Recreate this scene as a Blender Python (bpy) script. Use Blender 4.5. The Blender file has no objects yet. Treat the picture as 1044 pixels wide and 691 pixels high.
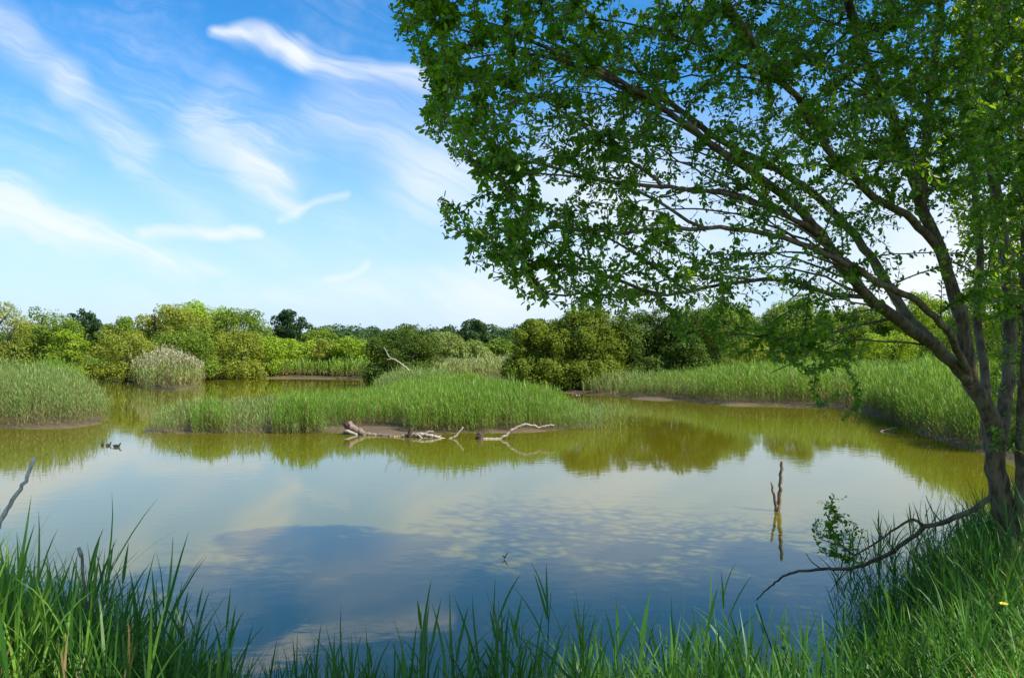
import bpy, math, random
import numpy as np
C = bpy.context.scene.collection
S = bpy.context.scene
rng = np.random.default_rng(7); random.seed(7)
R = math.radians
F, CX, HZ, H = 780.0, 522.0, 356.0, 3.0          # focal length (px of a 1044 wide frame), centre column, horizon row, eye height

# ------------------------------------------------------------------ camera
cam = bpy.data.cameras.new('camera'); co = bpy.data.objects.new('camera', cam); C.objects.link(co)
co.location = (0, 0, H); co.rotation_euler = (R(90), 0, 0)
cam.sensor_width = 36; cam.lens = 36*F/1044; cam.shift_y = 10.5/1044
cam.clip_start = 0.05; cam.clip_end = 6000
S.camera = co

# ------------------------------------------------------------------ light
SUN_EL, SUN_AZ = 46.0, 118.0                      # azimuth clockwise from +Y (view direction)
sl = bpy.data.lights.new('sun', 'SUN'); so = bpy.data.objects.new('sun', sl); C.objects.link(so)
sl.energy = 4.6; sl.angle = R(0.55); sl.color = (1.0, 0.93, 0.80)
so.rotation_euler = (R(90-SUN_EL), 0, R(180-SUN_AZ))
w = bpy.data.worlds.new('World'); S.world = w; w.use_nodes = True
S.view_settings.view_transform = 'Standard'; S.view_settings.look = 'None'
S.view_settings.exposure = 0.78; S.view_settings.gamma = 1.0; S.view_settings.use_curve_mapping = False
S.render.engine = 'CYCLES'
S.cycles.max_bounces = 7; S.cycles.diffuse_bounces = 3; S.cycles.transmission_bounces = 4; S.cycles.glossy_bounces = 3
S.cycles.caustics_reflective = False; S.cycles.caustics_refractive = False
S.cycles.use_denoising = True

class NT:
    def __init__(s, t): s.t = t; s.n = t.nodes; s.l = t.links
    def new(s, typ, **kw):
        n = s.n.new(typ)
        for k, v in kw.items(): setattr(n, k, v)
        return n
    def put(s, sock, v):
        if hasattr(v, 'is_linked') or hasattr(v, 'links'): s.l.new(v, sock)
        else: sock.default_value = v
    def m(s, op, a, b=0.0, c=0.0, clamp=False):
        n = s.new('ShaderNodeMath', operation=op, use_clamp=clamp)
        for i, v in enumerate((a, b, c)): s.put(n.inputs[i], v)
        return n.outputs[0]
    def v(s, op, a, b=(0, 0, 0), scale=None):
        n = s.new('ShaderNodeVectorMath', operation=op)
        s.put(n.inputs[0], a); s.put(n.inputs[1], b)
        if scale is not None: s.put(n.inputs['Scale'], scale)
        return n.outputs['Value'] if op in ('DOT_PRODUCT', 'LENGTH') else n.outputs[0]
    def noise(s, vec, scale, detail=3, rough=0.5, dist=0.0):
        n = s.new('ShaderNodeTexNoise'); n.inputs['Scale'].default_value = scale
        n.inputs['Detail'].default_value = detail; n.inputs['Roughness'].default_value = rough
        n.inputs['Distortion'].default_value = dist
        if vec is not None: s.l.new(vec, n.inputs['Vector'])
        return n
    def ramp(s, fac, a, b, lo=0.0, hi=1.0, smooth=True):
        n = s.new('ShaderNodeMapRange'); n.interpolation_type = 'SMOOTHSTEP' if smooth else 'LINEAR'
        s.put(n.inputs[0], fac); n.inputs[1].default_value = a; n.inputs[2].default_value = b
        n.inputs[3].default_value = lo; n.inputs[4].default_value = hi
        return n.outputs[0]
    def mix(s, f, a, b):
        n = s.new('ShaderNodeMix', data_type='RGBA')
        s.put(n.inputs[0], f)
        s.put(n.inputs[6], a if not isinstance(a, tuple) else (*a[:3], 1)); s.put(n.inputs[7], b if not isinstance(b, tuple) else (*b[:3], 1))
        return n.outputs[2]

# ------------------------------------------------------------------ sky: Nishita with high cirrus
def build_sky():
    t = NT(w.node_tree); t.n.clear()
    out = t.new('ShaderNodeOutputWorld'); bg = t.new('ShaderNodeBackground'); bg.inputs[1].default_value = 0.10
    sky = t.new('ShaderNodeTexSky', sky_type='NISHITA'); sky.sun_disc = False
    sky.sun_elevation = R(SUN_EL); sky.sun_rotation = R(SUN_AZ); sky.altitude = 100
    sky.air_density = 1.0; sky.dust_density = 0.6; sky.ozone_density = 2.2
    hs = t.new('ShaderNodeHueSaturation'); hs.inputs['Saturation'].default_value = 1.42; hs.inputs['Value'].default_value = 1.32
    t.l.new(sky.outputs[0], hs.inputs['Color'])
    tc = t.new('ShaderNodeTexCoord'); sep = t.new('ShaderNodeSeparateXYZ'); t.l.new(tc.outputs['Generated'], sep.inputs[0])
    y = t.m('MAXIMUM', t.m('ABSOLUTE', sep.outputs[1]), 0.12)
    cmb = t.new('ShaderNodeCombineXYZ')
    t.l.new(t.m('DIVIDE', sep.outputs[0], y), cmb.inputs[0]); t.l.new(t.m('DIVIDE', sep.outputs[2], y), cmb.inputs[1])
    p0 = cmb.outputs[0]
    # fibres: warp the flat cloud-sheet coordinates with two noises
    wn = t.noise(p0, 3.0, 4, 0.55)
    wv = t.v('SCALE', t.v('SUBTRACT', wn.outputs['Color'], (0.5, 0.5, 0.5)), scale=0.15)
    p = t.v('MULTIPLY', t.v('ADD', p0, wv), (1, 1, 0))
    mp = t.new('ShaderNodeMapping'); mp.vector_type = 'TEXTURE'; mp.inputs['Rotation'].default_value = (0, 0, R(-22)); mp.inputs['Scale'].default_value = (1/4.0, 1/34.0, 1)
    t.l.new(p, mp.inputs['Vector'])
    fib = t.noise(mp.outputs[0], 1.0, 6, 0.62, 0.6).outputs['Fac']
    fibs = t.ramp(fib, 0.34, 0.66)
    soft = t.noise(p0, 5.0, 5, 0.6).outputs['Fac']
    def uv(px, py): return ((px-CX)/F, (HZ-py)/F)
    # (x0,y0, x1,y1, half width at start and end in px, strength, fibre share)
    strokes = [
        (-20, 15, 70, 85, 34, 30, .50, .4), (70, 85, 150, 150, 30, 26, .6, .6), (150, 150, 215, 215, 30, 40, .22, .8),
        (208, 43, 300, 62, 8, 24, .80, .6), (300, 62, 445, 98, 24, 13, .75, .6),
        (215, 120, 290, 175, 52, 48, .60, .75), (275, 165, 318, 212, 34, 12, .50, .6), (300, 215, 358, 209, 7, 7, .50, .4),
        (-30, 205, 170, 258, 42, 14, .62, .75), (-30, 225, 200, 268, 50, 30, .25, .5), (-20, 190, 130, 240, 34, 20, .45, .7), (150, 234, 275, 226, 12, 9, .75, .3),
        (345, 279, 384, 272, 6, 5, .50, .4), (350, 120, 440, 158, 62, 60, .50, .5),
        (430, 190, 620, 190, 60, 95, .55, .4), (620, 200, 900, 200, 95, 110, .60, .35), (500, 290, 700, 300, 70, 70, .6, .3),
        (900, 330, 1060, 250, 110, 130, 1.1, .1), (290, 300, 520, 285, 22, 40, .40, .6), (160, 265, 240, 275, 20, 12, .35, .6),
        (1300, 250, 1700, 150, 160, 220, .6, .5), (-700, 100, -300, 200, 120, 90, .5, .6),
    ]
    acc = None
    for x0, y0, x1, y1, w0, w1, st, fs in strokes:
        a = uv(x0, y0); b = uv(x1, y1); ab = (b[0]-a[0], b[1]-a[1]); L2 = ab[0]**2+ab[1]**2
        q = t.v('SUBTRACT', p, (a[0], a[1], 0))
        tt = t.m('DIVIDE', t.v('DOT_PRODUCT', q, (ab[0], ab[1], 0)), L2, clamp=True)
        d = t.v('LENGTH', t.v('SUBTRACT', q, t.v('SCALE', (ab[0], ab[1], 0), scale=tt)))
        wd = t.m('MULTIPLY_ADD', tt, (w1-w0)/F*1.15, w0/F*1.15)
        m = t.ramp(t.m('DIVIDE', d, wd), 0.0, 1.0, st*0.92, 0.0)
        m = t.m('MULTIPLY', m, t.m('MULTIPLY_ADD', fibs, fs*1.3, 1-fs))
        inv = t.m('SUBTRACT', 1.0, m, clamp=True)
        acc = inv if acc is None else t.m('MULTIPLY', acc, inv)
    cl = t.m('SUBTRACT', 1.0, acc, clamp=True)
    veil = t.m('MULTIPLY', t.ramp(soft, 0.42, 0.75), t.m('MULTIPLY', fibs, 0.30))
    cl = t.m('MAXIMUM', cl, veil)
    low = t.m('MULTIPLY', t.ramp(sep.outputs[2], -0.02, 0.34, 0.92, 0.0), 1.0)    # pale air along the horizon
    up = t.ramp(sep.outputs[2], -0.01, 0.0)
    base = t.mix(low, hs.outputs[0], (3.4, 4.5, 5.9))
    col = t.mix(t.m('MULTIPLY', cl, up), base, (5.6, 5.9, 6.5))
    t.l.new(col, bg.inputs[0]); t.l.new(bg.outputs[0], out.inputs[0])
build_sky()

# ------------------------------------------------------------------ helpers
def at(px, py, d): return np.array(((px-CX)/F*d, d, H-(py-HZ)/F*d))
def gnd(px, py): d = H*F/(py-HZ); return ((px-CX)/F*d, d)
def mesh(name, V, Q, mats, idx=None, smooth=False):
    me = bpy.data.meshes.new(name); V = np.asarray(V, np.float32); Q = np.asarray(Q, np.int32)
    me.vertices.add(len(V)); me.vertices.foreach_set('co', V.ravel())
    k = Q.shape[1]
    me.loops.add(Q.size); me.loops.foreach_set('vertex_index', Q.ravel())
    me.polygons.add(len(Q)); me.polygons.foreach_set('loop_start', np.arange(0, Q.size, k, dtype=np.int32))
    for m in mats: me.materials.append(m)
    if idx is not None: me.polygons.foreach_set('material_index', np.asarray(idx, np.int32))
    if smooth: me.polygons.foreach_set('use_smooth', np.ones(len(Q), bool))
    me.update(calc_edges=True); me.validate()
    return me
def link(name, me, parent=None):
    o = bpy.data.objects.new(name, me); C.objects.link(o)
    if parent: o.parent = parent
    return o
def tag(o, label=None, cat=None, group=None, kind=None):
    if label: o['label'] = label
    if cat: o['category'] = cat
    if group: o['group'] = group
    if kind: o['kind'] = kind
    return o
def thing(name, label, cat, loc=(0, 0, 0), group=None, rz=0):
    o = bpy.data.objects.new(name, None); C.objects.link(o); o.location = loc; o.rotation_euler = (0, 0, rz)
    o.empty_display_size = 0.2
    return tag(o, label, cat, group)
def norm(v): return v/np.maximum(np.linalg.norm(v, axis=-1, keepdims=True), 1e-9)
class Buf:
    def __init__(s): s.V = []; s.Q = []; s.I = []; s.n = 0
    def add(s, V, Q, i=0):
        V = np.asarray(V).reshape(-1, 3); Q = np.asarray(Q).reshape(-1, 4)
        s.V.append(V); s.Q.append(Q+s.n); s.I.append(np.full(len(Q), i) if np.isscalar(i) else np.asarray(i)); s.n += len(V)
    def mesh(s, name, mats, off=(0, 0, 0), smooth=False):
        return mesh(name, np.concatenate(s.V)-np.array(off), np.concatenate(s.Q), mats, np.concatenate(s.I), smooth)
def tube(path, rad, sides=8, cap=True, wob=0.0):
    path = np.asarray(path, float); n = len(path); rad = np.broadcast_to(rad, n)
    T = norm(np.gradient(path, axis=0)); ref = np.array((0.31, 0.17, 0.93))
    U = np.zeros_like(T); u = norm(np.cross(T[0], ref))
    for i in range(n):
        u = norm(u-T[i]*np.dot(u, T[i])); U[i] = u
    W = np.cross(T, U); a = np.arange(sides)/sides*2*math.pi
    ring = U[:, None]*np.cos(a)[None, :, None]+W[:, None]*np.sin(a)[None, :, None]
    rr = rad[:, None]*(1+wob*rng.standard_normal((n, sides)))
    V = path[:, None]+ring*rr[..., None]
    V = V.reshape(-1, 3); Q = []
    for i in range(n-1):
        for j in range(sides):
            k = (j+1) % sides; Q.append((i*sides+j, i*sides+k, (i+1)*sides+k, (i+1)*sides+j))
    if cap:
        V = np.concatenate([V, path[:1], path[-1:]]); a0, a1 = n*sides, n*sides+1
        for j in range(0, sides, 2):
            Q.append((a0, (j+2) % sides, (j+1) % sides, j)); b = (n-1)*sides
            Q.append((a1, b+j, b+(j+1) % sides, b+(j+2) % sides))
    return V, np.array(Q)
def spline(P, step=0.1):
    P = np.asarray(P, float); out = []
    for i in range(len(P)-1):
        p0 = P[max(i-1, 0)]; p1 = P[i]; p2 = P[i+1]; p3 = P[min(i+2, len(P)-1)]
        k = max(2, int(np.linalg.norm((p2-p1)[:3])/step))
        for j in range(k):
            t = j/k
            out.append(0.5*((2*p1)+(-p0+p2)*t+(2*p0-5*p1+4*p2-p3)*t*t+(-p0+3*p1-3*p2+p3)*t**3))
    out.append(P[-1]); return np.array(out)
def vnoise(x, y, s, seed=0):
    """smooth value noise on arrays"""
    x = np.asarray(x)/s; y = np.asarray(y)/s; xi = np.floor(x).astype(int); yi = np.floor(y).astype(int)
    fx = x-xi; fy = y-yi; fx = fx*fx*(3-2*fx); fy = fy*fy*(3-2*fy)
    def h(a, b):
        v = np.sin(a*127.1+b*311.7+seed*74.7)*43758.5453; return v-np.floor(v)
    return (h(xi, yi)*(1-fx)+h(xi+1, yi)*fx)*(1-fy)+(h(xi, yi+1)*(1-fx)+h(xi+1, yi+1)*fx)*fy

# ------------------------------------------------------------------ materials
def mat(name):
    m = bpy.data.materials.new(name); m.use_nodes = True; t = NT(m.node_tree)
    return m, t, t.n['Principled BSDF'], t.n['Material Output']
def leaf_mat(name, c1, c2, trans=0.35, rough=0.55, tr_gain=1.6, patch=3.0, spec=0.25):
    m, t, b, out = mat(name)
    g = t.new('ShaderNodeNewGeometry')
    n = t.noise(g.outputs['Position'], 1.0/patch, 2)
    f = t.m('ADD', t.m('MULTIPLY', g.outputs['Random Per Island'], 0.65), t.m('MULTIPLY', t.m('SUBTRACT', n.outputs['Fac'], 0.35), 0.9), clamp=True)
    col = t.mix(f, c1, c2)
    t.l.new(col, b.inputs['Base Color']); b.inputs['Roughness'].default_value = rough
    b.inputs['Specular IOR Level'].default_value = spec
    tr = t.new('ShaderNodeBsdfTranslucent')
    t.l.new(t.mix(0.75, col, t.v('MULTIPLY', col, (tr_gain*1.15, tr_gain, 0.5))), tr.inputs[0])
    mx = t.new('ShaderNodeMixShader'); mx.inputs[0].default_value = trans
    t.l.new(b.outputs[0], mx.inputs[1]); t.l.new(tr.outputs[0], mx.inputs[2]); t.l.new(mx.outputs[0], out.inputs[0])
    return m
def bark_mat(name, c1, c2, scale=18, bump=0.5, lichen=None):
    m, t, b, out = mat(name)
    tc = t.new('ShaderNodeNewGeometry')
    mp = t.new('ShaderNodeMapping'); mp.inputs['Scale'].default_value = (1, 1, 0.3); t.l.new(tc.outputs['Position'], mp.inputs[0])
    n = t.noise(mp.outputs[0], scale, 6, 0.65, 0.4); n2 = t.noise(tc.outputs['Position'], scale*0.25, 3)
    col = t.mix(t.ramp(n.outputs['Fac'], 0.35, 0.65), c1, c2)
    if lichen: col = t.mix(t.ramp(n2.outputs['Fac'], 0.50, 0.66), col, lichen)
    t.l.new(col, b.inputs['Base Color']); b.inputs['Roughness'].default_value = 0.85
    bp = t.new('ShaderNodeBump'); bp.inputs['Strength'].default_value = bump; bp.inputs['Distance'].default_value = 0.02
    t.l.new(n.outputs['Fac'], bp.inputs['Height']); t.l.new(bp.outputs[0], b.inputs['Normal'])
    return m
M = {}
M['reed'] = leaf_mat('reed_green', (0.115, 0.23, 0.026), (0.24, 0.38, 0.055), 0.36, 0.5, patch=4)
M['reed_grey'] = leaf_mat('reed_grey_green', (0.14, 0.22, 0.055), (0.26, 0.35, 0.10), 0.30, 0.5, patch=4)
M['reed_pale'] = leaf_mat('reed_pale', (0.19, 0.27, 0.07), (0.36, 0.41, 0.14), 0.25, 0.55)
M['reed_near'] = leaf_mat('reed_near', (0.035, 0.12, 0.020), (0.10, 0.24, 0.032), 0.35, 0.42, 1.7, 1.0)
M['reed_lit'] = leaf_mat('reed_near_lit', (0.12, 0.26, 0.03), (0.24, 0.40, 0.06), 0.35, 0.45, 1.6, 1.0)  # lit copy of the near reed: sunlight put into the colour
M['straw'] = leaf_mat('straw', (0.16, 0.11, 0.045), (0.32, 0.24, 0.11), 0.15, 0.7)
M['plume'] = leaf_mat('reed_plume', (0.38, 0.35, 0.24), (0.55, 0.51, 0.38), 0.2, 0.8)
M['grass'] = leaf_mat('bank_grass', (0.045, 0.18, 0.012), (0.14, 0.33, 0.022), 0.38, 0.45, 1.7, 1.2)
M['leaf_big'] = leaf_mat('willow_leaf', (0.036, 0.115, 0.008), (0.21, 0.36, 0.016), 0.52, 0.38, 2.8, 1.0, 0.4)
M['leaf_sun'] = leaf_mat('alder_leaf', (0.14, 0.25, 0.010), (0.36, 0.44, 0.020), 0.50, 0.40, 2.4, 1.0, 0.4)
KIND = {
 'clump': ((0.068, 0.108, 0.012), (0.165, 0.205, 0.022)),
 'clump_green': ((0.040, 0.078, 0.012), (0.095, 0.140, 0.022)),
 'olive': ((0.13, 0.17, 0.022), (0.22, 0.25, 0.035)),
 'mid':   ((0.085, 0.145, 0.018), (0.155, 0.225, 0.030)),
 'bright': ((0.14, 0.22, 0.018), (0.25, 0.34, 0.032)),
 'dark':  ((0.020, 0.055, 0.018), (0.055, 0.11, 0.030)),
 'grey':  ((0.13, 0.18, 0.045), (0.20, 0.25, 0.07)),
 'far':   ((0.040, 0.085, 0.030), (0.08, 0.14, 0.045)),
}
for k, (a, b) in KIND.items():
    if k not in ('dark', 'far'): a = tuple(c*1.34 for c in a); b = tuple(c*1.34 for c in b)
    M['t_'+k] = leaf_mat('foliage_'+k, a, b, 0.34, 0.7, 1.5, 1.6, 0.12)
M['bark'] = bark_mat('bark', (0.07, 0.042, 0.022), (0.23, 0.145, 0.075), 22, 0.9, (0.20, 0.16, 0.08))
M['bark_far'] = bark_mat('bark_far', (0.05, 0.04, 0.03), (0.12, 0.10, 0.07), 8, 0.3)
M['dead'] = bark_mat('dead_wood', (0.11, 0.075, 0.05), (0.30, 0.23, 0.17), 30, 0.6)
M['bleached'] = bark_mat('bleached_wood', (0.24, 0.19, 0.145), (0.48, 0.40, 0.32), 30, 0.6)
M['pale_wood'] = bark_mat('pale_wood', (0.42, 0.34, 0.26), (0.72, 0.63, 0.52), 40, 0.4)
M['dark_wood'] = bark_mat('dark_wood', (0.03, 0.02, 0.015), (0.09, 0.06, 0.04), 25, 0.6)

def ground_mat():
    m, t, b, out = mat('ground'); g = t.new('ShaderNodeNewGeometry')
    sep = t.new('ShaderNodeSeparateXYZ'); t.l.new(g.outputs['Position'], sep.inputs[0])
    n = t.noise(g.outputs['Position'], 1.3, 6, 0.6); n2 = t.noise(g.outputs['Position'], 9.0, 5, 0.6)
    mud = t.mix(n2.outputs['Fac'], (0.055, 0.036, 0.018), (0.17, 0.118, 0.062))
    grass = t.mix(t.ramp(n.outputs['Fac'], 0.3, 0.7), (0.035, 0.085, 0.012), (0.09, 0.15, 0.03))
    f = t.ramp(t.m('ADD', sep.outputs[2], t.m('MULTIPLY', t.m('SUBTRACT', n.outputs['Fac'], 0.5), 0.25)), 0.16, 0.34)
    t.l.new(t.mix(f, mud, grass), b.inputs['Base Color']); b.inputs['Roughness'].default_value = 0.85
    bp = t.new('ShaderNodeBump'); bp.inputs['Strength'].default_value = 0.6; bp.inputs['Distance'].default_value = 0.08
    t.l.new(n2.outputs['Fac'], bp.inputs['Height']); t.l.new(bp.outputs[0], b.inputs['Normal'])
    return m
M['ground'] = ground_mat()
def water_mat():
    m, t, b, out = mat('water'); g = t.new('ShaderNodeNewGeometry'); P = g.outputs['Position']
    n0 = t.noise(P, 0.12, 2)
    col = t.mix(n0.outputs['Fac'], (0.100, 0.094, 0.004), (0.128, 0.116, 0.006))
    t.l.new(col, b.inputs['Base Color']); b.inputs['Roughness'].default_value = 0.03; b.inputs['IOR'].default_value = 1.50
    b.inputs['Specular IOR Level'].default_value = 0.80
    mp = t.new('ShaderNodeMapping'); mp.inputs['Scale'].default_value = (1, 1.6, 1); t.l.new(P, mp.inputs[0])
    r1 = t.noise(mp.outputs[0], 2.6, 3, 0.5); r2 = t.noise(P, 0.35, 2)
    amp = t.ramp(r2.outputs['Fac'], 0.35, 0.7, 0.25, 1.0)
    bp = t.new('ShaderNodeBump'); bp.inputs['Strength'].default_value = 0.08; bp.inputs['Distance'].default_value = 0.03
    t.l.new(t.m('MULTIPLY', r1.outputs['Fac'], amp), bp.inputs['Height']); t.l.new(bp.outputs[0], b.inputs['Normal'])
    return m
M['water'] = water_mat()

# ------------------------------------------------------------------ land: polygons in plan, one ground sheet
NEAR = [(-200, -60), (-200, 14), (-40, 12), (-12, 8.2), (-6.5, 6.2), (-3.6, 4.9), (-1.5, 4.2), (0, 4.0), (1.6, 4.3), (2.7, 5.4), (3.9, 7.3), (5.4, 8.9),
        (7.6, 11.2), (10.4, 14.6), (13.0, 18.2), gnd(1030, 470), gnd(1000, 462), gnd(965, 452), gnd(935, 441), gnd(905, 428), gnd(872, 419), gnd(845, 415.5),
        gnd(800, 414), gnd(742, 413), gnd(712, 410), gnd(690, 408), gnd(655, 406.5), gnd(625, 403), gnd(600, 401), gnd(560, 400), gnd(528, 398.5),
        gnd(517, 393), gnd(522, 390), (6, 75), (10, 95), (200, 140), (260, -60)]
FAR = [gnd(524, 389), gnd(485, 388.2), gnd(450, 387.5), gnd(430, 389), gnd(400, 389), gnd(380, 387.5), gnd(350, 386.2), gnd(300, 385.5), gnd(240, 385.5), gnd(205, 386.5),
       gnd(200, 394), gnd(185, 398), gnd(155, 397), gnd(140, 392), gnd(126, 388.5), gnd(100, 389.5), gnd(72, 393), gnd(86, 402), gnd(70, 410), gnd(98, 418), gnd(106, 426), gnd(104, 431), gnd(70, 436),
       gnd(30, 437), gnd(-10, 436), (-60, 26), (-200, 26), (-400, 400), (-200, 900), (400, 900), (300, 150), (18, 98)]
ISL = [gnd(146, 441), gnd(200, 442), gnd(250, 441), gnd(310, 440.5), gnd(345, 441), gnd(380, 444), gnd(430, 442.5), gnd(480, 441), gnd(540, 440.5), gnd(578, 438), gnd(602, 434),
       gnd(588, 427), gnd(550, 419), gnd(500, 412), gnd(455, 406), gnd(430, 402.5), gnd(395, 403), gnd(380, 409), gnd(340, 416), gnd(280, 421), gnd(200, 429), gnd(150, 435)]
POLYS = [(NEAR, 1.2, 0.85), (FAR, 0.17, .9), (ISL, 0.08, .7)]
def sdist(x, y, poly):
    P = np.array(poly); x = np.asarray(x, float); y = np.asarray(y, float)
    d = np.full(x.shape, 1e9); ins = np.zeros(x.shape, bool)
    for i in range(len(P)):
        a = P[i]; b = P[(i+1) % len(P)]; ab = b-a
        t = np.clip(((x-a[0])*ab[0]+(y-a[1])*ab[1])/(ab @ ab), 0, 1)
        d = np.minimum(d, np.hypot(x-a[0]-t*ab[0], y-a[1]-t*ab[1]))
        if a[1] != b[1]:
            c = ((a[1] > y) != (b[1] > y)) & (x < (b[0]-a[0])*(y-a[1])/(b[1]-a[1])+a[0]); ins ^= c
    return np.where(ins, d, -d)
def height(x, y):
    x = np.asarray(x, float); y = np.asarray(y, float); h = np.full(x.shape, -0.7)
    nz = (vnoise(x, y, 1.7, 1)-0.5)*0.7+(vnoise(x, y, 0.6, 2)-0.5)*0.3
    for poly, top, k in POLYS:
        s = sdist(x, y, poly)+nz*0.5
        if poly is NEAR:
            near = np.clip((24-y)/8, 0, 1); tp = 0.18+(top-0.18)*near; kk = .7+(k-.7)*near
        else: tp = top; kk = k
        hh = np.where(s > 0, 0.02+tp*(1-np.exp(-s/kk)), np.maximum(s*0.35, -0.7))
        h = np.maximum(h, hh)
    h = h+np.where(h > 0.0, 0.10*(vnoise(x, y, 2.5, 5)-0.4)*np.clip(h*3, 0, 1), 0)
    # mud spit in front of the central bushes
    sx, sy = gnd(683, 406.5); h = np.maximum(h, 0.20-np.hypot((x-sx)/2.6, (y-sy)/1.6)*0.22)
    sx, sy = gnd(628, 402.6); h = np.maximum(h, 0.10-np.hypot((x-sx)/2.5, (y-sy)/0.9)*0.12)
    sx, sy = gnd(400, 442.5); h = np.maximum(h, 0.16-np.hypot((x-sx)/2.8, (y-sy-0.5)/0.7)*0.20)
    far = np.clip((np.hypot(x, y)-110)/400, 0, 1); h = h+far*6*np.clip(y/200, 0, 1)
    return h
def h1(x, y): return float(height(np.array([x]), np.array([y]))[0])
def build_ground():
    ang = np.concatenate([np.arange(-42, 42, 0.28), np.arange(42, 318, 3.0)]); ang = np.radians(ang)
    rad = np.concatenate([[0.05], np.geomspace(0.5, 12, 70), 12*np.power(90/12, np.arange(1, 190)/189), np.geomspace(95, 2500, 30)])
    A, Rr = np.meshgrid(ang, rad); X = Rr*np.sin(A); Y = Rr*np.cos(A); Z = height(X, Y)
    n, m = X.shape; idx = np.arange(n*m).reshape(n, m); nx = np.roll(idx, -1, axis=1)
    Q = np.stack([idx[:-1], idx[1:], nx[1:], nx[:-1]], -1).reshape(-1, 4)
    tag(link('ground', mesh('ground', np.stack([X, Y, Z], -1).reshape(-1, 3), Q, [M['ground']], smooth=True)), kind='structure', label='grassy banks and muddy margins round the pond')
    V = [(-400, -5, 0), (400, -5, 0), (400, 500, 0), (-400, 500, 0)]
    tag(link('water', mesh('water', V, [(0, 1, 2, 3)], [M['water']])), kind='structure', label='still olive pond water mirroring sky and trees')
build_ground()

# ------------------------------------------------------------------ reeds
def blade(base, dirv, L, wd, droop, nseg, roll=0.0):
    """one ribbon leaf: leaves base along dirv, bending over"""
    d = norm(np.array(dirv)); side = norm(np.cross(d, (0, 0, 1))+1e-6); side = norm(side*math.cos(roll)+np.cross(d, side)*math.sin(roll))
    pts = [np.array(base)]; cur = d.copy()
    for i in range(nseg):
        pts.append(pts[-1]+cur*L/nseg); cur = norm(cur+np.array((0, 0, -droop/nseg)))
    V = []
    for i, p in enumerate(pts):
        f = i/nseg; ww = wd*0.5*(min(1, 0.45+2.2*f))*(1-f**2.2)+0.0004
        V += [p-side*ww, p+side*ww]
    Q = [(2*i, 2*i+1, 2*i+3, 2*i+2) for i in range(nseg)]
    return np.array(V), np.array(Q)
def reed_template(h, nleaf, leafL, wd, nseg, stem_r=0.004, plume=False, r=random):
    b = Buf(); a0 = r.uniform(0, 6.28); lean = np.array((r.gauss(0, .05), r.gauss(0, .05), 0))
    path = [np.array((0, 0, -0.05)), lean*h*0.4+(0, 0, h*0.5), lean*h+(0, 0, h*0.97)]
    V, Q = tube(spline(path, h/4), np.linspace(stem_r, stem_r*0.35, len(spline(path, h/4))), 3, False); b.add(V, Q, 2)
    for i in range(nleaf):
        f = 0.14+0.84*(i+r.uniform(-.3, .3))/nleaf; z = h*f
        base = lean*h*f**1.4+(0, 0, z); a = a0+i*math.pi+r.gauss(0, .7)
        el = R(r.uniform(48, 74)) if f < .8 else R(r.uniform(66, 86))
        d = (math.cos(a)*math.cos(el), math.sin(a)*math.cos(el), math.sin(el))
        V, Q = blade(base, d, leafL*r.uniform(.7, 1.15)*(0.75 if f > .85 else 1), wd*r.uniform(.8, 1.2), r.uniform(.35, 1.3), nseg, r.uniform(-.6, .6))
        b.add(V, Q, 1 if (f < 0.28 and r.random() < .75) else 0)
    if plume:
        for i in range(7):
            a = r.uniform(0, 6.28); d = (math.cos(a)*.35, math.sin(a)*.35, 1)
            V, Q = blade(lean*h+(0, 0, h*(0.9+0.015*i)), d, h*0.10, wd*1.3, 1.4, 2); b.add(V, Q, 3)
    return np.concatenate(b.V), np.concatenate(b.Q), np.concatenate(b.I)
def scatter(temps, X, Y, Z, Sc, tilt=0.06):
    b = Buf(); n = len(X); pick = rng.integers(0, len(temps), n)
    for k, (V, Q, I) in enumerate(temps):
        s = np.where(pick == k)[0]
        if not len(s): continue
        a = rng.uniform(0, 6.283, len(s)); ca, sa = np.cos(a), np.sin(a)
        vx = V[None, :, 0]*ca[:, None]-V[None, :, 1]*sa[:, None]; vy = V[None, :, 0]*sa[:, None]+V[None, :, 1]*ca[:, None]
        vz = np.broadcast_to(V[None, :, 2], vx.shape)
        tx = rng.normal(0, tilt, len(s))[:, None]; ty = rng.normal(0, tilt, len(s))[:, None]
        sc = Sc[s][:, None]
        P = np.stack([(vx+vz*tx)*sc+X[s][:, None], (vy+vz*ty)*sc+Y[s][:, None], vz*sc+Z[s][:, None]], -1)
        Qn = Q[None]+(np.arange(len(s))*len(V))[:, None, None]
        b.add(P.reshape(-1, 3), Qn.reshape(-1, 4), np.tile(I, len(s)))
    return b
def poly_points(poly, dens, keep=None):
    P = np.array(poly); lo, hi = P.min(0)-.4, P.max(0)+.4; n = int((hi-lo).prod()*dens)
    x = rng.uniform(lo[0], hi[0], n); y = rng.uniform(lo[1], hi[1], n)
    k = sdist(x, y, poly) > -0.35; x, y = x[k], y[k]
    z = height(x, y); k = z > -0.13
    if keep is not None: k &= keep(x, y)
    return x[k], y[k], z[k]
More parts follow.
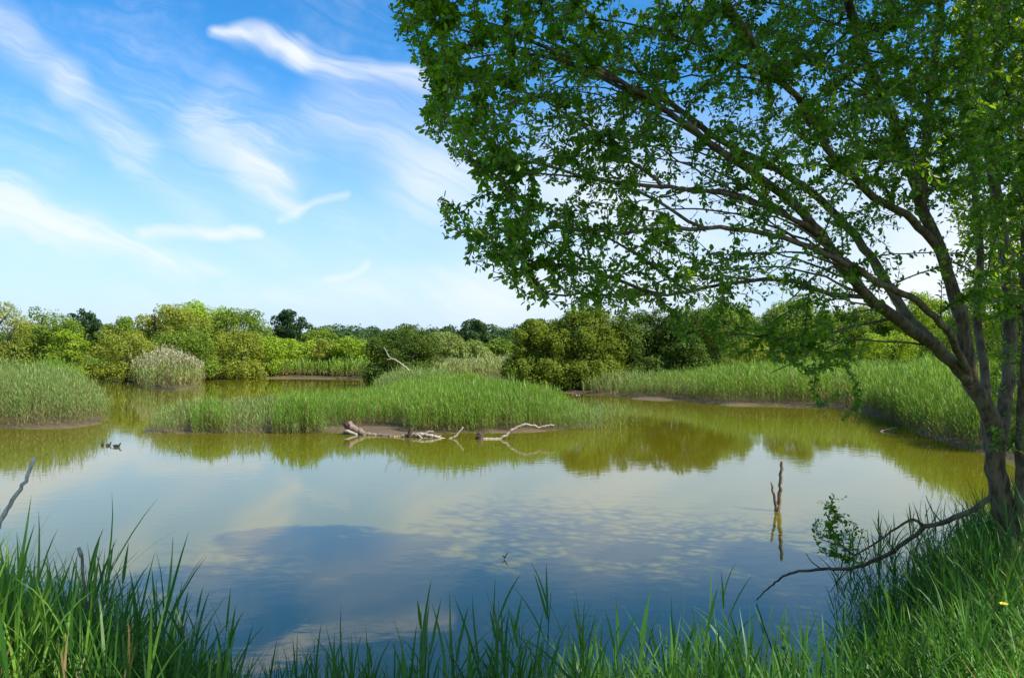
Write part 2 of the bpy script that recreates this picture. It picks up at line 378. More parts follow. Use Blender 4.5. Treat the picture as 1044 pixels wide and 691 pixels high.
def reed_bed(name, label, poly, dens, hr, green, wd=0.03, leafL=0.38, nleaf=9, nseg=2, clump=0.35, plume=0.0, keep=None, var=0.16, hpx=None, tilt=.06, edge=.30, ew=1.6):
    temps = [reed_template(hr*random.uniform(.9, 1.08), nleaf, leafL, wd, nseg, 0.006 if wd > .025 else .004, plume=(random.random() < plume)) for _ in range(10)]
    temps.append((temps[0][0]*np.array((1, 1, .93)), temps[0][1], np.ones_like(temps[0][2])))
    x, y, z = poly_points(poly, dens, keep)
    nz = vnoise(x, y, 2.3, 11); nz2 = vnoise(x, y, 0.8, 12)
    k = (nz2*0.6+nz*0.5+rng.uniform(0, 1, len(x))*.5) > clump
    x, y, z, nz, nz2 = x[k], y[k], z[k], nz[k], nz2[k]
    sc = (1-var)+2*var*(0.6*nz+0.4*nz2)+rng.normal(0, .06, len(x))+np.where(rng.random(len(x)) < .05, .2, 0)
    sd = sdist(x, y, poly)+.35; sc = sc*(1-edge+edge*np.clip(sd/ew, 0, 1)**.7)
    if hpx: sc = sc*np.interp(CX+F*x/y, *hpx)
    b = scatter(temps, x, y, z, sc, tilt)
    o = link(name, b.mesh(name, [M[green], M['straw'], M[green], M['plume']]))
    return tag(o, label, 'reeds', kind='stuff')
def pxpoly(L): return [gnd(a, b) for a, b in L]
island_main = pxpoly([(300, 440), (380, 442), (480, 441), (578, 438), (600, 433), (588, 427), (550, 420), (500, 413), (452, 408), (400, 409), (350, 417), (300, 424)])
reed_bed('reed_bed', 'tall bright green reeds thickly covering the low island in mid pond', island_main, 75, 1.34, 'reed', 0.024, 0.36, 10, 2, .52, var=.24,
         hpx=([300, 340, 390, 420, 470, 520, 560, 600], [.66, .62, .68, .86, .96, .94, .82, .5]),
         keep=lambda x, y: ~((x > gnd(330, 441)[0]) & (x < gnd(412, 441)[0]) & (y < 28.6)))
reed_bed('reed_bed', 'thin grey green reeds on the left end of the island', pxpoly([(143, 440), (200, 442), (300, 441), (300, 422), (200, 429), (150, 435)]), 42, .80, 'reed_grey', 0.020, 0.28, 8, 2, .74, var=.3)
reed_bed('reed_bed', 'upright dark green reed clump standing alone on the left half of the island', pxpoly([(287, 441), (318, 441), (316, 434), (290, 434)]), 90, 1.25, 'reed', 0.024, 0.34, 10, 2, .2)
reed_bed('reed_bed', 'upright reed tuft on the island left of the tallest lone clump', pxpoly([(205, 442), (226, 442), (225, 436), (207, 436)]), 70, 1.1, 'reed', 0.024, 0.34, 9, 2, .3)
reed_bed('reed_bed', 'raised mound of pale reeds at the back of the island by the bleached branch', pxpoly([(385, 409), (470, 412), (480, 405), (452, 402), (430, 401), (395, 402)]), 45, 1.55, 'reed_grey', 0.03, 0.4, 9, 2, .2)
reed_bed('reed_bed', 'soft green reed mass on the left bank', [gnd(-60, 436), gnd(30, 436), gnd(70, 436), gnd(104, 431), gnd(104, 425), gnd(95, 417), gnd(60, 409), (-29, 45), (-40, 45)], 42, 2.3, 'reed_grey', 0.032, 0.42, 9, 2, .35, var=.3, edge=.5, ew=6)
reed_bed('reed_bed', 'green reed hummock behind the left bank reeds', pxpoly([(20, 400), (70, 402), (80, 394), (100, 390), (126, 389), (128, 385), (40, 386)]), 13, 3.0, 'reed', 0.06, 0.6, 9, 2, .2, edge=.6, ew=8)
reed_bed('reed_bed', 'clump of pale reeds with feathery buff plumes on the left point', pxpoly([(137, 397), (205, 398), (206, 388), (140, 387)]), 14, 2.55, 'reed_pale', 0.06, 0.6, 9, 2, .2, plume=.8, edge=.4, ew=4, var=.22)
reed_bed('reed_bed', 'thin belt of reeds along the far left shore', pxpoly([(203, 386.2), (240, 385.2), (300, 385.2), (350, 386), (385, 387.5), (385, 382), (203, 381)]), 7, 1.7, 'reed', 0.07, 0.6, 8, 2, .2)
reed_bed('reed_bed', 'flat pale reed bed beyond the channel left of the central bushes', pxpoly([(440, 388.5), (526, 389), (535, 378.5), (440, 378.5)]), 7, 1.75, 'reed_pale', 0.07, 0.6, 8, 2, .2, plume=.3)
reed_bed('reed_bed', 'long green reed bed along the right shore', pxpoly([(640, 404.5), (690, 407), (742, 412.5), (800, 413.6), (845, 415), (875, 418), (905, 427), (960, 440), (960, 395), (1010, 384), (1000, 378), (620, 385)]), 26, 1.62, 'reed', 0.036, 0.44, 8, 2, .3, tilt=.05, hpx=([620, 680, 740, 1000], [.5, .72, 1, 1]))
reed_bed('reed_bed', 'bright nearer reeds at the right corner of the pond behind the leaning tree', [gnd(905, 427), gnd(935, 440), gnd(965, 451), gnd(1000, 461), gnd(1060, 462), (26, 24), (26, 40), gnd(930, 398)], 42, 2.0, 'reed', 0.032, 0.42, 10, 2, .35)
reed_bed('reed_bed', 'low scrubby reeds at the foot of the central bushes', pxpoly([(600, 402), (640, 404.5), (690, 407.5), (720, 410), (720, 398), (600, 396)]), 24, 1.15, 'reed_grey', 0.04, 0.4, 7, 2, .5)
# sparse reeds wading off the right end of the island
def wading():
    temps = [reed_template(.95, 8, .34, .016, 2, .003) for _ in range(6)]
    n = 420; px = rng.normal(596, 22, n); py = rng.uniform(424, 439, n); P = np.array([gnd(a, b) for a, b in zip(px, py)])
    n2 = 240; px = rng.uniform(140, 345, n2); py = rng.normal(441, 1.0, n2); P2 = np.array([gnd(a, b) for a, b in zip(px, py)])
    n3 = 300; px = rng.uniform(110, 330, n3); py = rng.uniform(398, 428, n3); P3 = np.array([gnd(a, b) for a, b in zip(px, py)])
    for P_, lab, s in ((P, 'sparse thin reeds standing in the water off the right end of the island', .95), (np.concatenate([P2, P3]), 'scattered thin reeds standing in shallow water round the left of the island', .8)):
        k = height(P_[:, 0], P_[:, 1]) < 0.1
        P_ = P_[k]
        b = scatter(temps, P_[:, 0], P_[:, 1], np.full(len(P_), -0.15), rng.uniform(.6, 1.15, len(P_))*s, .1)
        tag(link('wading_reeds', b.mesh('wading_reeds', [M['reed_grey'], M['straw'], M['reed_grey'], M['plume']])), lab, 'reeds', kind='stuff')
wading()

# ------------------------------------------------------------------ background trees
def leaf_cloud(lobes, n, size, rg, clumps=26, fill=.25):
    """lobes: (centre, radii). leaves gathered in clumps over each lobe's surface, a share of them inside"""
    cen = np.array([l[0] for l in lobes]); rad = np.array([l[1] for l in lobes]); wt = (rad.prod(1))**(2/3); wt /= wt.sum()
    L = rg.choice(len(lobes), n, p=wt)
    cd = norm(rg.normal(size=(len(lobes), clumps, 3))+np.array((0, 0, .25)))
    c = rg.integers(0, clumps, n); d = cd[L, c]+rg.normal(0, .30, (n, 3)); d = norm(d)
    bulge = 0.80+0.26*rg.random((len(lobes), clumps))[L, c]
    close = np.clip(1-np.linalg.norm(d-cd[L, c], axis=1)/.5, 0, 1)
    r = bulge*(0.82+0.20*close)*(1-0.16*rg.random(n)**1.5); ins = rg.random(n) < fill; r = np.where(ins, r*rg.uniform(.3, .95, n), r)
    P = cen[L]+d*rad[L]*r[:, None]
    nm = norm(d/rad[L]*rad[L].mean(1, keepdims=True)+rg.normal(0, .55, (n, 3)))
    t1 = norm(np.cross(nm, rg.normal(size=(n, 3)))); t2 = np.cross(nm, t1)
    s = size*rg.uniform(.6, 1.3, n)[:, None]
    V = np.stack([P-t1*s*.5, P-t2*s*.30+nm*s*.06, P+t1*s*.5, P+t2*s*.30+nm*s*.06], 1)
    return V.reshape(-1, 3)
def lobe_set(W, Ht, rg, low=0.06, nl=9, asp=1.0):
    """a body ellipsoid and many smaller swellings over its upper surface, a few low ones to the ground"""
    zc = Ht*(.52+low*.4); rz = Ht-zc; a, bb = W*.5, W*.5*asp; L = [((0, 0, zc), (a*.80, bb*.80, rz*.86)), ((0, 0, zc*.55), (a*.86, bb*.86, zc*.54)), ((0, 0, zc*.35), (a*.7, bb*.7, zc*.34))]
    skew = rg.normal(0, .12, 2)
    for i in range(nl*3):
        th = rg.uniform(0, 6.283); el = math.asin(rg.uniform(-.25, 1)); r = W*rg.uniform(.11, .20); k = rg.uniform(.64, .82)
        x = math.cos(th)*math.cos(el)*a*k*(1+skew[0]*math.sin(el)); y = math.sin(th)*math.cos(el)*bb*k; z = zc+math.sin(el)*(rz*k if el > 0 else zc*.7)
        r2 = min(r*rg.uniform(.7, .95), Ht*.24)
        if z+r2 > Ht*1.03: z = Ht*1.03-r2
        L.append(((x, y, z), (r, r, r2)))
    for i in range(nl*3 if low < .04 else 6):
        th = rg.uniform(0, 6.283); r = W*rg.uniform(.14, .22); k = rg.uniform(.55, .9); L.append(((math.cos(th)*a*k, math.sin(th)*bb*k, Ht*rg.uniform(.08, .28)), (r, r, min(r, Ht*.2))))
    return L
def bg_tree(name, label, x0, x1, top, d, kind, n=7000, size=None, low=.05, nl=9, cat='tree', group=None, asp=1.0, base=None, spiky=0):
    rg = np.random.default_rng(int(abs(x0*7+top*13+d*3)) % 99991)
    x = ((x0+x1)/2-CX)/F*d; W = (x1-x0)/F*d; z0 = h1(x, d) if base is None else base
    if z0 < 0: z0 = 0.02
    Ht = H-(top-HZ)/F*d-z0; size = size or max(.15, d*.0026); n = int(n*2.1)
    t = thing(name, label, cat, (x, d, z0), group)
    V = leaf_cloud(lobe_set(W, Ht, rg, low, nl, asp), n, size, rg, 18)
    V[:, 2] = np.maximum(V[:, 2], 0.02)
    Q = np.arange(len(V)).reshape(-1, 4)
    b = Buf()
    ns = rg.integers(2, 5)
    for i in range(ns):
        a = rg.uniform(0, 6.28); r0 = .035*Ht*rg.uniform(.6, 1)
        p = [(math.cos(a)*.1*W*.3, math.sin(a)*.1*W*.3, -.15), (math.cos(a)*.1*W, math.sin(a)*.1*W, Ht*.3), (math.cos(a)*W*.2, math.sin(a)*W*.2, Ht*.62), (math.cos(a+.3)*W*.27, math.sin(a+.3)*W*.27, Ht*.8)]
        pp = spline(p, Ht/8); v, q = tube(pp, np.linspace(r0, r0*.25, len(pp)), 6, False); b.add(v, q)
    link('trunk', b.mesh('trunk', [M['bark_far']], smooth=True), t)
    cr = link('crown', mesh('crown', V, Q, [M['t_'+kind]]), t)
    return t
G1 = 'trees and bushes on the left hillside'
G2 = 'trees and bushes behind the far shore'
G3 = 'bushes of the central clump at the water'
G4 = 'trees behind the right reed bed'
T = [
 ('bush', 'brownish olive bush cut by the left edge of the photo', -60, 42, 306, 62, 'olive', 8000, G1),
 ('tree', 'loose olive green tree second from the left edge of the treeline', 15, 84, 309, 70, 'mid', 7000, G1),
 ('tree', 'small dark green round-topped tree poking over the left bushes', 66, 105, 308, 96, 'dark', 5000, G1),
 ('bush', 'bright yellow green bush below the small dark tree on the left', 48, 92, 334, 66, 'bright', 5000, G1),
 ('tree', 'low tree in the dip left of the big wooded hump', 98, 150, 320, 90, 'mid', 5000, G1),
 ('bush', 'wide olive bush behind the green reed hummock on the left', 88, 165, 334, 68, 'olive', 8000, G1),
 ('tree', 'rounded olive tree forming the left shoulder of the wooded hump', 136, 214, 306, 84, 'olive', 8000, G1),
 ('tree', 'tallest tree at the top of the wooded hump', 168, 246, 303, 92, 'bright', 9000, G1),
 ('tree', 'green tree on the right shoulder of the wooded hump', 208, 282, 311, 90, 'mid', 7000, G1),
 ('bush', 'bush low in the middle of the hump above the plumed reeds', 150, 222, 334, 74, 'mid', 8000, G1),
 ('bush', 'olive bush on the right slope of the wooded hump', 208, 272, 332, 78, 'olive', 7000, G1),
 ('bush', 'bright bush at the right foot of the wooded hump', 240, 300, 342, 82, 'bright', 6000, G1),
 ('tree', 'tall dark twin-topped tree standing clear right of the hump', 276, 318, 311, 104, 'dark', 6000, G2),
 ('tree', 'mid green tree right of the tall dark twin-topped tree', 305, 352, 331, 98, 'mid', 5000, G2),
 ('bush', 'bright leafy bush at the foot of the tall dark tree', 272, 322, 343, 86, 'bright', 5500, G2),
 ('bush', 'olive bush between the dark twin-topped tree and the round willow', 312, 352, 344, 84, 'olive', 5000, G2),
 ('bush', 'bright green bush just left of the round dark willow bush', 338, 388, 342, 82, 'bright', 6000, G2),
 ('willow_bush', 'round dark-footed willow bush behind the bleached branch', 370, 450, 329, 62, 'clump_green', 16000, G2),
 ('bush', 'smooth grey green bush right of the round willow', 418, 478, 338, 86, 'grey', 8000, G2),
 ('bush', 'low grey green bush sloping down to the pale reed bed', 450, 506, 346, 88, 'grey', 7000, G2),
 ('tree', 'dark domed tree alone on the skyline left of the central clump', 466, 501, 321, 150, 'far', 4500, G2),
 ('bush', 'dark green bush in the gap left of the central clump', 486, 530, 344, 92, 'mid', 6000, G2),
 ('tree', 'dark tree peering over the left top of the central clump', 522, 572, 319, 66, 'dark', 6000, G3),
 ('willow_bush', 'leftmost large bush of the central clump overhanging the channel', 512, 590, 320, 55, 'clump', 22000, G3),
 ('willow_bush', 'tall yellow green middle bush of the central clump', 552, 642, 312, 55.5, 'clump', 24000, G3),
 ('willow_bush', 'deep green bush right of the middle of the central clump', 606, 694, 315, 57, 'clump_green', 21000, G3),
 ('willow_bush', 'broad green bush at the right end of the central clump', 660, 750, 311, 57, 'clump_green', 21000, G3),
 ('bush', 'low dark bush filling the gap in the middle of the central clump', 585, 682, 332, 59, 'clump_green', 15000, G3),
 ('tree', 'green tree rising behind the right end of the central clump', 700, 782, 303, 72, 'mid', 11000, G4),
 ('bush', 'low yellow green bush behind the reeds right of the central clump', 735, 800, 345, 64, 'olive', 6000, G4),
 ('tree', 'wide tree behind the drooping leafy sprays', 768, 856, 296, 74, 'mid', 12000, G4),
 ('bush', 'low bush behind the middle of the right reed bed', 788, 868, 340, 66, 'mid', 7000, G4),
 ('tree', 'tree behind the right reed bed under the leaning limb', 838, 912, 308, 76, 'mid', 10000, G4),
 ('bush', 'sunlit yellow green bush under the leaning limb', 870, 935, 335, 66, 'bright', 8000, G4),
 ('tree', 'bright round tree seen just left of the upright stems', 898, 975, 296, 74, 'bright', 10000, G4),
 ('bush', 'dark green bush at the right end of the reed bed', 930, 1000, 335, 60, 'mid', 7000, G4),
 ('tree', 'tree behind the stems at the right edge', 965, 1075, 270, 52, 'mid', 12000, G4),
]
for name, lab, x0, x1, top, d, kind, n, g in T:
    bg_tree(name, lab, x0, x1, top, d, kind, n, group=g, cat='bush' if 'bush' in name else 'tree', low=0.02 if 'bush' in name else .04,
            asp=.8, size=(0.17 if g == G3 else None))
def woodland():
    rg = np.random.default_rng(5); Vs = []
    for i, px in enumerate(np.arange(-60, 1130, 9.0)):
        for row in range(2):
            d = rg.uniform(150, 175)+row*60; x = (px+rg.uniform(-5, 5)-CX)/F*d; z0 = h1(x, d)
            top = rg.uniform(330, 338)-4*row+ (3 if px < 330 else 0) - (14 if px > 700 else 0); Ht = H-(top-HZ)/F*d-z0; W = Ht*rg.uniform(.8, 1.2)
            V = leaf_cloud([((x, d, z0+Ht*.45), (W*.5, W*.5, Ht*.5)), ((x+W*.3, d, z0+Ht*.35), (W*.4, W*.4, Ht*.4))], 900, .75, rg, 14); Vs.append(V)
    V = np.concatenate(Vs)
    tag(link('distant_woodland', mesh('distant_woodland', V, np.arange(len(V)).reshape(-1, 4), [M['t_far']])), 'distant dark green woodland along the skyline', 'woodland', kind='stuff')
woodland()
# ------------------------------------------------------------------ the near leafy trees (limbs drawn in space, twigs grown out to leaf clusters)
def grow_tree(limbs, targets, leafmat, name, label, base, leafL=.05, nleaf=13, seed=1, twig_r=.0021, bark='bark'):
    rg = np.random.default_rng(seed)
    root = thing(name, label, 'tree', base); off = np.array(base)
    N = 60000; P = np.zeros((N, 3)); D = np.zeros((N, 3)); par = np.full(N, -1); Rmin = np.zeros(N); n = 0
    chains = []
    for lname, pts, r0, r1, start in limbs:
        sp = spline(np.array(pts), .10); jit = rg.normal(0, .006, sp.shape); jit[0] = 0; sp = sp+jit
        prev = -1
        if start:
            k = np.linalg.norm(P[:n]-sp[0], axis=1).argmin(); prev = k; sp[0] = P[k]
        rr = np.linspace(r0, r1, len(sp)); ch = []
        for i, q in enumerate(sp):
            P[n] = q; D[n] = norm(sp[min(i+1, len(sp)-1)]-sp[max(i-1, 0)]); par[n] = prev; Rmin[n] = rr[i]; prev = n; ch.append(n); n += 1
        chains.append((lname, ch))
    nl = n
    tg = np.array(targets); d0 = np.array([np.linalg.norm(P[:nl]-q, axis=1).min() for q in tg])
    order = np.argsort(d0+rg.uniform(0, .25, len(tg)))
    tips = []
    for k in order:
        q = tg[k]; v = q-P[:n]; dist = np.linalg.norm(v, axis=1)+1e-6
        cosang = (v*D[:n]).sum(1)/dist
        cost = dist*(1+.55*(1-cosang))+np.where(np.arange(n) < nl, .10, 0)
        j = int(cost.argmin()); L = dist[j]
        if L < .04: continue
        d = norm(D[j]*.55+v[j]/L*.75); c = P[j]+d*L*.5+rg.normal(0, .05*L, 3)
        m = max(2, int(L/.085)); prev = j
        for i in range(1, m+1):
            t = i/m; pt = (1-t)**2*P[j]+2*t*(1-t)*c+t*t*q+(rg.normal(0, .008, 3) if i < m else 0)
            P[n] = pt; par[n] = prev; D[n] = norm(pt-P[prev]); prev = n; n += 1
        tips.append(prev)
    P, D, par, Rmin = P[:n], D[:n], par[:n], Rmin[:n]
    ex = 2.45; acc = np.zeros(n)
    kids = np.zeros(n, int); np.add.at(kids, par[par >= 0], 1)
    acc[kids == 0] = twig_r**ex
    for i in range(n-1, -1, -1):
        if par[i] >= 0: acc[par[i]] += acc[i]
    Rd = np.maximum(acc**(1/ex)*.9, Rmin); Rd[nl:] = np.minimum(Rd[nl:], .045)
    for lname, ch in chains:
        rr = Rmin[ch]; rr = np.convolve(np.pad(rr, 2, 'edge'), np.ones(5)/5, 'valid')
        if par[ch[0]] < 0: rr = rr*(1+.5*np.exp(-np.arange(len(ch))/2.5))
        V, Q = tube(P[ch], rr, 10, True, .035); link(lname, mesh(lname, V-off, Q, [M[bark]], smooth=True), root)
    # twigs: four-sided segments
    i = np.arange(nl, n); A, B = P[par[i]], P[i]; ra = np.minimum(Rd[par[i]], Rd[i]*1.25); rb = Rd[i]
    Tn = norm(B-A); U = norm(np.cross(Tn, (.3, .2, .9))); W = np.cross(Tn, U); B = B+Tn*.004
    rings = []
    for (cc, rr) in ((A, ra), (B, rb)):
        for s in range(5):
            a = s/5*6.2832; rings.append(cc+(U*math.cos(a)+W*math.sin(a))*rr[:, None])
    V = np.stack(rings, 1); q = np.array([(s, (s+1) % 5, 5+(s+1) % 5, 5+s) for s in range(5)])
    Q = (q[None]+(np.arange(len(i))*10)[:, None, None]).reshape(-1, 4)
    link('branches', mesh('branches', V.reshape(-1, 3)-off, Q, [M[bark]], smooth=True), root)
    # leaves: alternate along the last third of a metre of each twig
    LP, LD = [], []
    for tp in tips:
        j = tp; left = nleaf
        run = .0
        while left > 0 and j >= nl and run < .42:
            a, b = P[par[j]], P[j]; L = np.linalg.norm(b-a); cnt = max(1, int(round(L/.03)))
            for s in range(cnt):
                if left <= 0: break
                LP.append(b+(a-b)*s/cnt); LD.append(D[j]); left -= 1
            run += L; j = par[j]
    LP = np.array(LP); LD = np.array(LD); m = len(LP)
    side = norm(np.cross(LD, rg.normal(size=(m, 3)))); ld = norm(LD*rg.uniform(.1, 1.1, m)[:, None]+side+np.array((0, 0, -.12)))
    nrm = norm(np.cross(ld, rg.normal(size=(m, 3)))+np.array((0, 0, .9))); nrm = norm(nrm-ld*(nrm*ld).sum(1, keepdims=True)); sd = np.cross(ld, nrm)
    L = leafL*rg.uniform(.6, 1.25, m)[:, None]; Wd = L*.27
    o = LP+ld*.006
    v0 = o; v1 = o+ld*L*.40+sd*Wd+nrm*L*.06; v2 = o+ld*L*.80+sd*Wd*.62+nrm*L*.02; v3 = o+ld*L-nrm*L*.08; v4 = o+ld*L*.80-sd*Wd*.62+nrm*L*.02; v5 = o+ld*L*.40-sd*Wd+nrm*L*.06
    V = np.stack([v0, v1, v2, v3, v4, v5], 1).reshape(-1, 3)
    q = np.array([(0, 1, 2, 3), (0, 3, 4, 5)]); Q = (q[None]+(np.arange(m)*6)[:, None, None]).reshape(-1, 4)
    link('foliage', mesh('foliage', V-off, Q, [M[leafmat]]), root)
    print(name, 'nodes', n, 'leaves', m)
    return root
def inside(px, py, poly):
    return sdist(px, py, poly) > 0
def sample_px(poly, n, dfun, rg, dens=None):
    P = np.array(poly); lo, hi = P.min(0), P.max(0); out = []
    while len(out) < n:
        px = rg.uniform(lo[0], hi[0], 400); py = rg.uniform(lo[1], hi[1], 400); k = inside(px, py, poly)
        if dens is not None: k &= rg.random(400) < dens(px, py)
        for a, b in zip(px[k], py[k]): out.append(at(a, b, dfun(a, b)))
    return out[:n]
def big_tree():
    rg = np.random.default_rng(21)
    bx, by, bz = at(1036, 584, 7.0); bz = h1(bx, by)-.05
    a = lambda x, y, d: at(x, y, d)
    limbs = [
     ('trunk', [(bx, by, bz), a(1028, 545, 7.0), a(1018, 490, 6.95), a(1012, 430, 6.9), a(990, 388, 6.8)], .100, .070, False),
     ('limb', [a(990, 388, 6.8), a(955, 355, 6.65), a(915, 325, 6.4), a(885, 303, 6.2), a(858, 270, 6.0), a(836, 238, 5.8), a(800, 200, 5.6), a(762, 172, 5.4), a(715, 140, 5.15), a(660, 100, 4.9), a(600, 66, 4.7), a(530, 40, 4.5)], .060, .009, True),
     ('limb', [a(990, 388, 6.8), a(985, 350, 6.8), a(974, 300, 6.8), a(958, 255, 6.75), a(938, 205, 6.7), a(925, 160, 6.6), a(905, 108, 6.5), a(884, 60, 6.3), a(866, 10, 6.1), a(850, -60, 6), a(830, -160, 6), a(820, -280, 6)], .060, .018, True),
     ('limb', [a(940, 208, 6.7), a(944, 160, 6.8), a(948, 100, 7), a(955, 40, 7.1), a(965, -40, 7.2), a(985, -160, 7.4), a(990, -280, 7.4)], .045, .014, True),
     ('limb', [a(974, 372, 6.75), a(930, 328, 7.0), a(905, 290, 7.2), a(880, 252, 7.3), a(852, 220, 7.3), a(806, 180, 7.2), a(745, 150, 7.0), a(690, 110, 6.8), a(640, 60, 6.6), a(590, 0, 6.4), a(560, -80, 6.2)], .050, .012, True),
     ('limb', [a(958, 255, 6.75), a(930, 225, 6.4), a(890, 200, 6.1), a(850, 160, 5.8), a(820, 110, 5.5), a(780, 60, 5.2), a(740, 0, 5.0), a(700, -90, 4.9), a(660, -200, 4.9)], .036, .012, True),
     ('limb', [a(990, 385, 6.8), a(960, 330, 6.2), a(915, 296, 5.8), a(890, 285, 5.6), a(850, 262, 5.4), a(790, 240, 5.1), a(720, 232, 4.9), a(640, 236, 4.7), a(560, 232, 4.55)], .034, .008, True),
     ('limb', [a(836, 238, 5.8), a(790, 215, 5.5), a(730, 196, 5.2), a(660, 190, 4.9), a(590, 178, 4.7), a(520, 160, 4.5)], .022, .007, True),
     ('limb', [a(885, 303, 6.2), a(850, 300, 6.1), a(800, 285, 5.9), a(740, 290, 5.6), a(680, 300, 5.3), a(610, 300, 5.0), a(550, 300, 4.8)], .020, .006, True),
     ('limb', [a(915, 325, 6.4), a(880, 330, 6.3), a(840, 340, 6.1), a(790, 345, 5.9), a(740, 338, 5.7)], .014, .006, True),
     ('limb', [a(1016, 470, 6.93), a(1026, 400, 7.1), a(1030, 320, 7.2), a(1022, 240, 7.3), a(1010, 160, 7.4), a(1014, 80, 7.4), a(1026, -20, 7.4), a(1030, -160, 7.4), a(1000, -300, 7.4)], .066, .020, True),
     ('limb', [a(1034, 560, 6.98), a(1042, 500, 6.85), a(1043, 430, 6.7), a(1048, 360, 6.5), a(1046, 270, 6.4), a(1050, 180, 6.3), a(1062, 80, 6.2), a(1070, -60, 6.1), a(1060, -200, 6.1)], .060, .018, True),
     ('limb', [a(866, 10, 6.1), a(880, -90, 5.4), (3.3, 4.2, 7.2), (3.6, 2.8, 8.0)], .034, .012, True),
     ('limb', [a(1030, 320, 7.2), (4.9, 6.0, 4.4), (4.8, 4.6, 5.8), (4.9, 3.0, 6.8), (5.0, 1.6, 7.4)], .045, .014, True),
     ('limb', [a(1018, 500, 6.95), a(1006, 440, 7.3), a(1004, 380, 7.6), a(996, 320, 7.8), a(1000, 250, 7.9), a(990, 170, 8.0), a(980, 90, 8.0), a(990, -10, 8), a(1000, -150, 7.9)], .050, .016, True),
    ]
    # long thin arching side branches off the big limbs, as in the photo's fan of twigs
    for i in range(46):
        host = limbs[[1, 1, 1, 4, 4, 6, 5, 2, 3, 7, 8][i % 11]][1]; q = rg.integers(1 if i % 11 < 9 else 0, len(host)-2); p = np.array(host[q]); p = p+(np.array(host[q+1])-p)*rg.random()
        px = CX+F*p[0]/p[1]; py = HZ-F*(p[2]-H)/p[1]; Lx = rg.uniform(110, 260)*(.75 if px > 880 else 1); slope = rg.uniform(-.55, .22)
        if px < 560: continue
        pts = [p]
        for f in (.3, .6, 1.0): pts.append(at(px-Lx*f, py+slope*Lx*f-22*math.sin(f*2.6)+rg.normal(0, 4)+18*f*f, p[1]-f*rg.uniform(.1, .7)))
        limbs.append(('side_branch', pts, rg.uniform(.008, .014), .003, True))
    def dl(x, y):   # depth of the leaf clusters: the left end comes towards the path
        c = np.interp(x, [380, 520, 700, 850, 1000, 1110], [4.3, 4.6, 5.2, 5.9, 6.6, 6.9]); s = np.interp(x, [380, 600, 850, 1050], [.35, .6, 1.1, 1.5])
        return c+rg.normal(0, s*.6)
    crown = [(392, -60), (392, 20), (424, 60), (436, 92), (424, 128), (446, 148), (474, 176), (500, 178), (470, 196), (446, 200), (452, 212), (480, 236), (460, 256), (500, 268), (508, 286), (540, 292), (530, 308), (580, 318), (640, 330), (700, 322), (760, 318),
             (830, 330), (900, 322), (925, 300), (985, 310), (1060, 330), (1120, 300), (1120, -60)]
    def dens(x, y):
        v = np.interp(y, [-60, 60, 150, 230, 320], [1, 1, .85, .6, .4])
        v = np.where((x < 560) & (y > 20), np.minimum(v*1.0, 1), v)
        v = np.where((x < 720) & (y > 190), .7, v)
        v *= np.where(vnoise(x, y, 48, 3) > .34, 1, .35)
        v = np.where((x > 905) & (x < 990) & (y > 225), .10, v)
        v = np.where((x > 900) & (x < 1000) & (y > 320), 0, v)
        return v
    tg = sample_px(crown, 5600, dl, rg, dens)
    tg += sample_px([(860, -40), (1100, -40), (1100, 240), (900, 230)], 900, dl, rg)
    tg += sample_px([(680, -40), (1000, -40), (1000, 120), (900, 190), (720, 120)], 650, dl, rg)+sample_px([(985, 100), (1080, 100), (1080, 330), (985, 320)], 260, dl, rg)
    tg += sample_px([(396, 10), (450, 20), (470, 90), (500, 100), (520, 190), (520, 230), (470, 160), (438, 140), (430, 80)], 150, dl, rg)
    tg += sample_px([(440, 198), (470, 210), (530, 240), (560, 290), (520, 290), (470, 262), (456, 250)], 70, dl, rg)
    tg += sample_px([(670, 318), (900, 318), (880, 372), (830, 386), (760, 360), (690, 352)], 190, lambda x, y: 5.7+rg.normal(0, .3), rg)
    tg += sample_px([(828, 404), (880, 408), (876, 430), (842, 436)], 12, lambda x, y: 6.0+rg.normal(0, .08), rg)
    tg += sample_px([(860, 340), (885, 340), (870, 405), (855, 405)], 7, lambda x, y: 6.1+rg.normal(0, .08), rg)
    tg += sample_px([(1000, 300), (1080, 300), (1080, 480), (1005, 460)], 110, lambda x, y: 7.0+rg.normal(0, .5), rg)
    # the crown carries on above the frame and back over the path
    k = 0
    while k < 1500:
        v = rg.normal(size=3); v = v/np.linalg.norm(v)*rg.random()**.4*np.array((5.2, 4.6, 2.6))+np.array((3.4, 4.3, 7.6))
        if v[2] < 4.6 or v[0] < 2.2 or (v[1] > .4 and HZ-(v[2]-H)/v[1]*F > -45): continue
        tg.append(v); k += 1
    root = grow_tree(limbs, tg, 'leaf_big', 'leaning_tree', 'large leafy multi-stemmed tree leaning over the pond from the right bank', (bx, by, bz), .041, 15, 3, .0024)
    # unseen leaf masses added high above the frame to shade the water
    L = [((5.5, 4.3, 9.5), (3.0, 3.7, 1.5))]
    for i in range(34):
        th = rg.uniform(0, 6.283); el = math.asin(rg.uniform(-.8, 1)); L.append(((5.5+math.cos(th)*math.cos(el)*3.0, 4.3+math.sin(th)*math.cos(el)*3.7, 9.5+math.sin(el)*1.5), (1.0, 1.0, .7)))
    L.append(((10.5, 4.7, 9.2), (2.0, 2.9, 1.2)))  # second added leaf mass, shading the water further right
    for i in range(14):
        th = rg.uniform(0, 6.283); el = math.asin(rg.uniform(-.8, 1)); L.append(((10.5+math.cos(th)*math.cos(el)*2.0, 4.7+math.sin(th)*math.cos(el)*2.9, 9.2+math.sin(el)*1.2), (.8, .8, .6)))
    V = leaf_cloud(L, 95000, .13, rg, 14, .4)
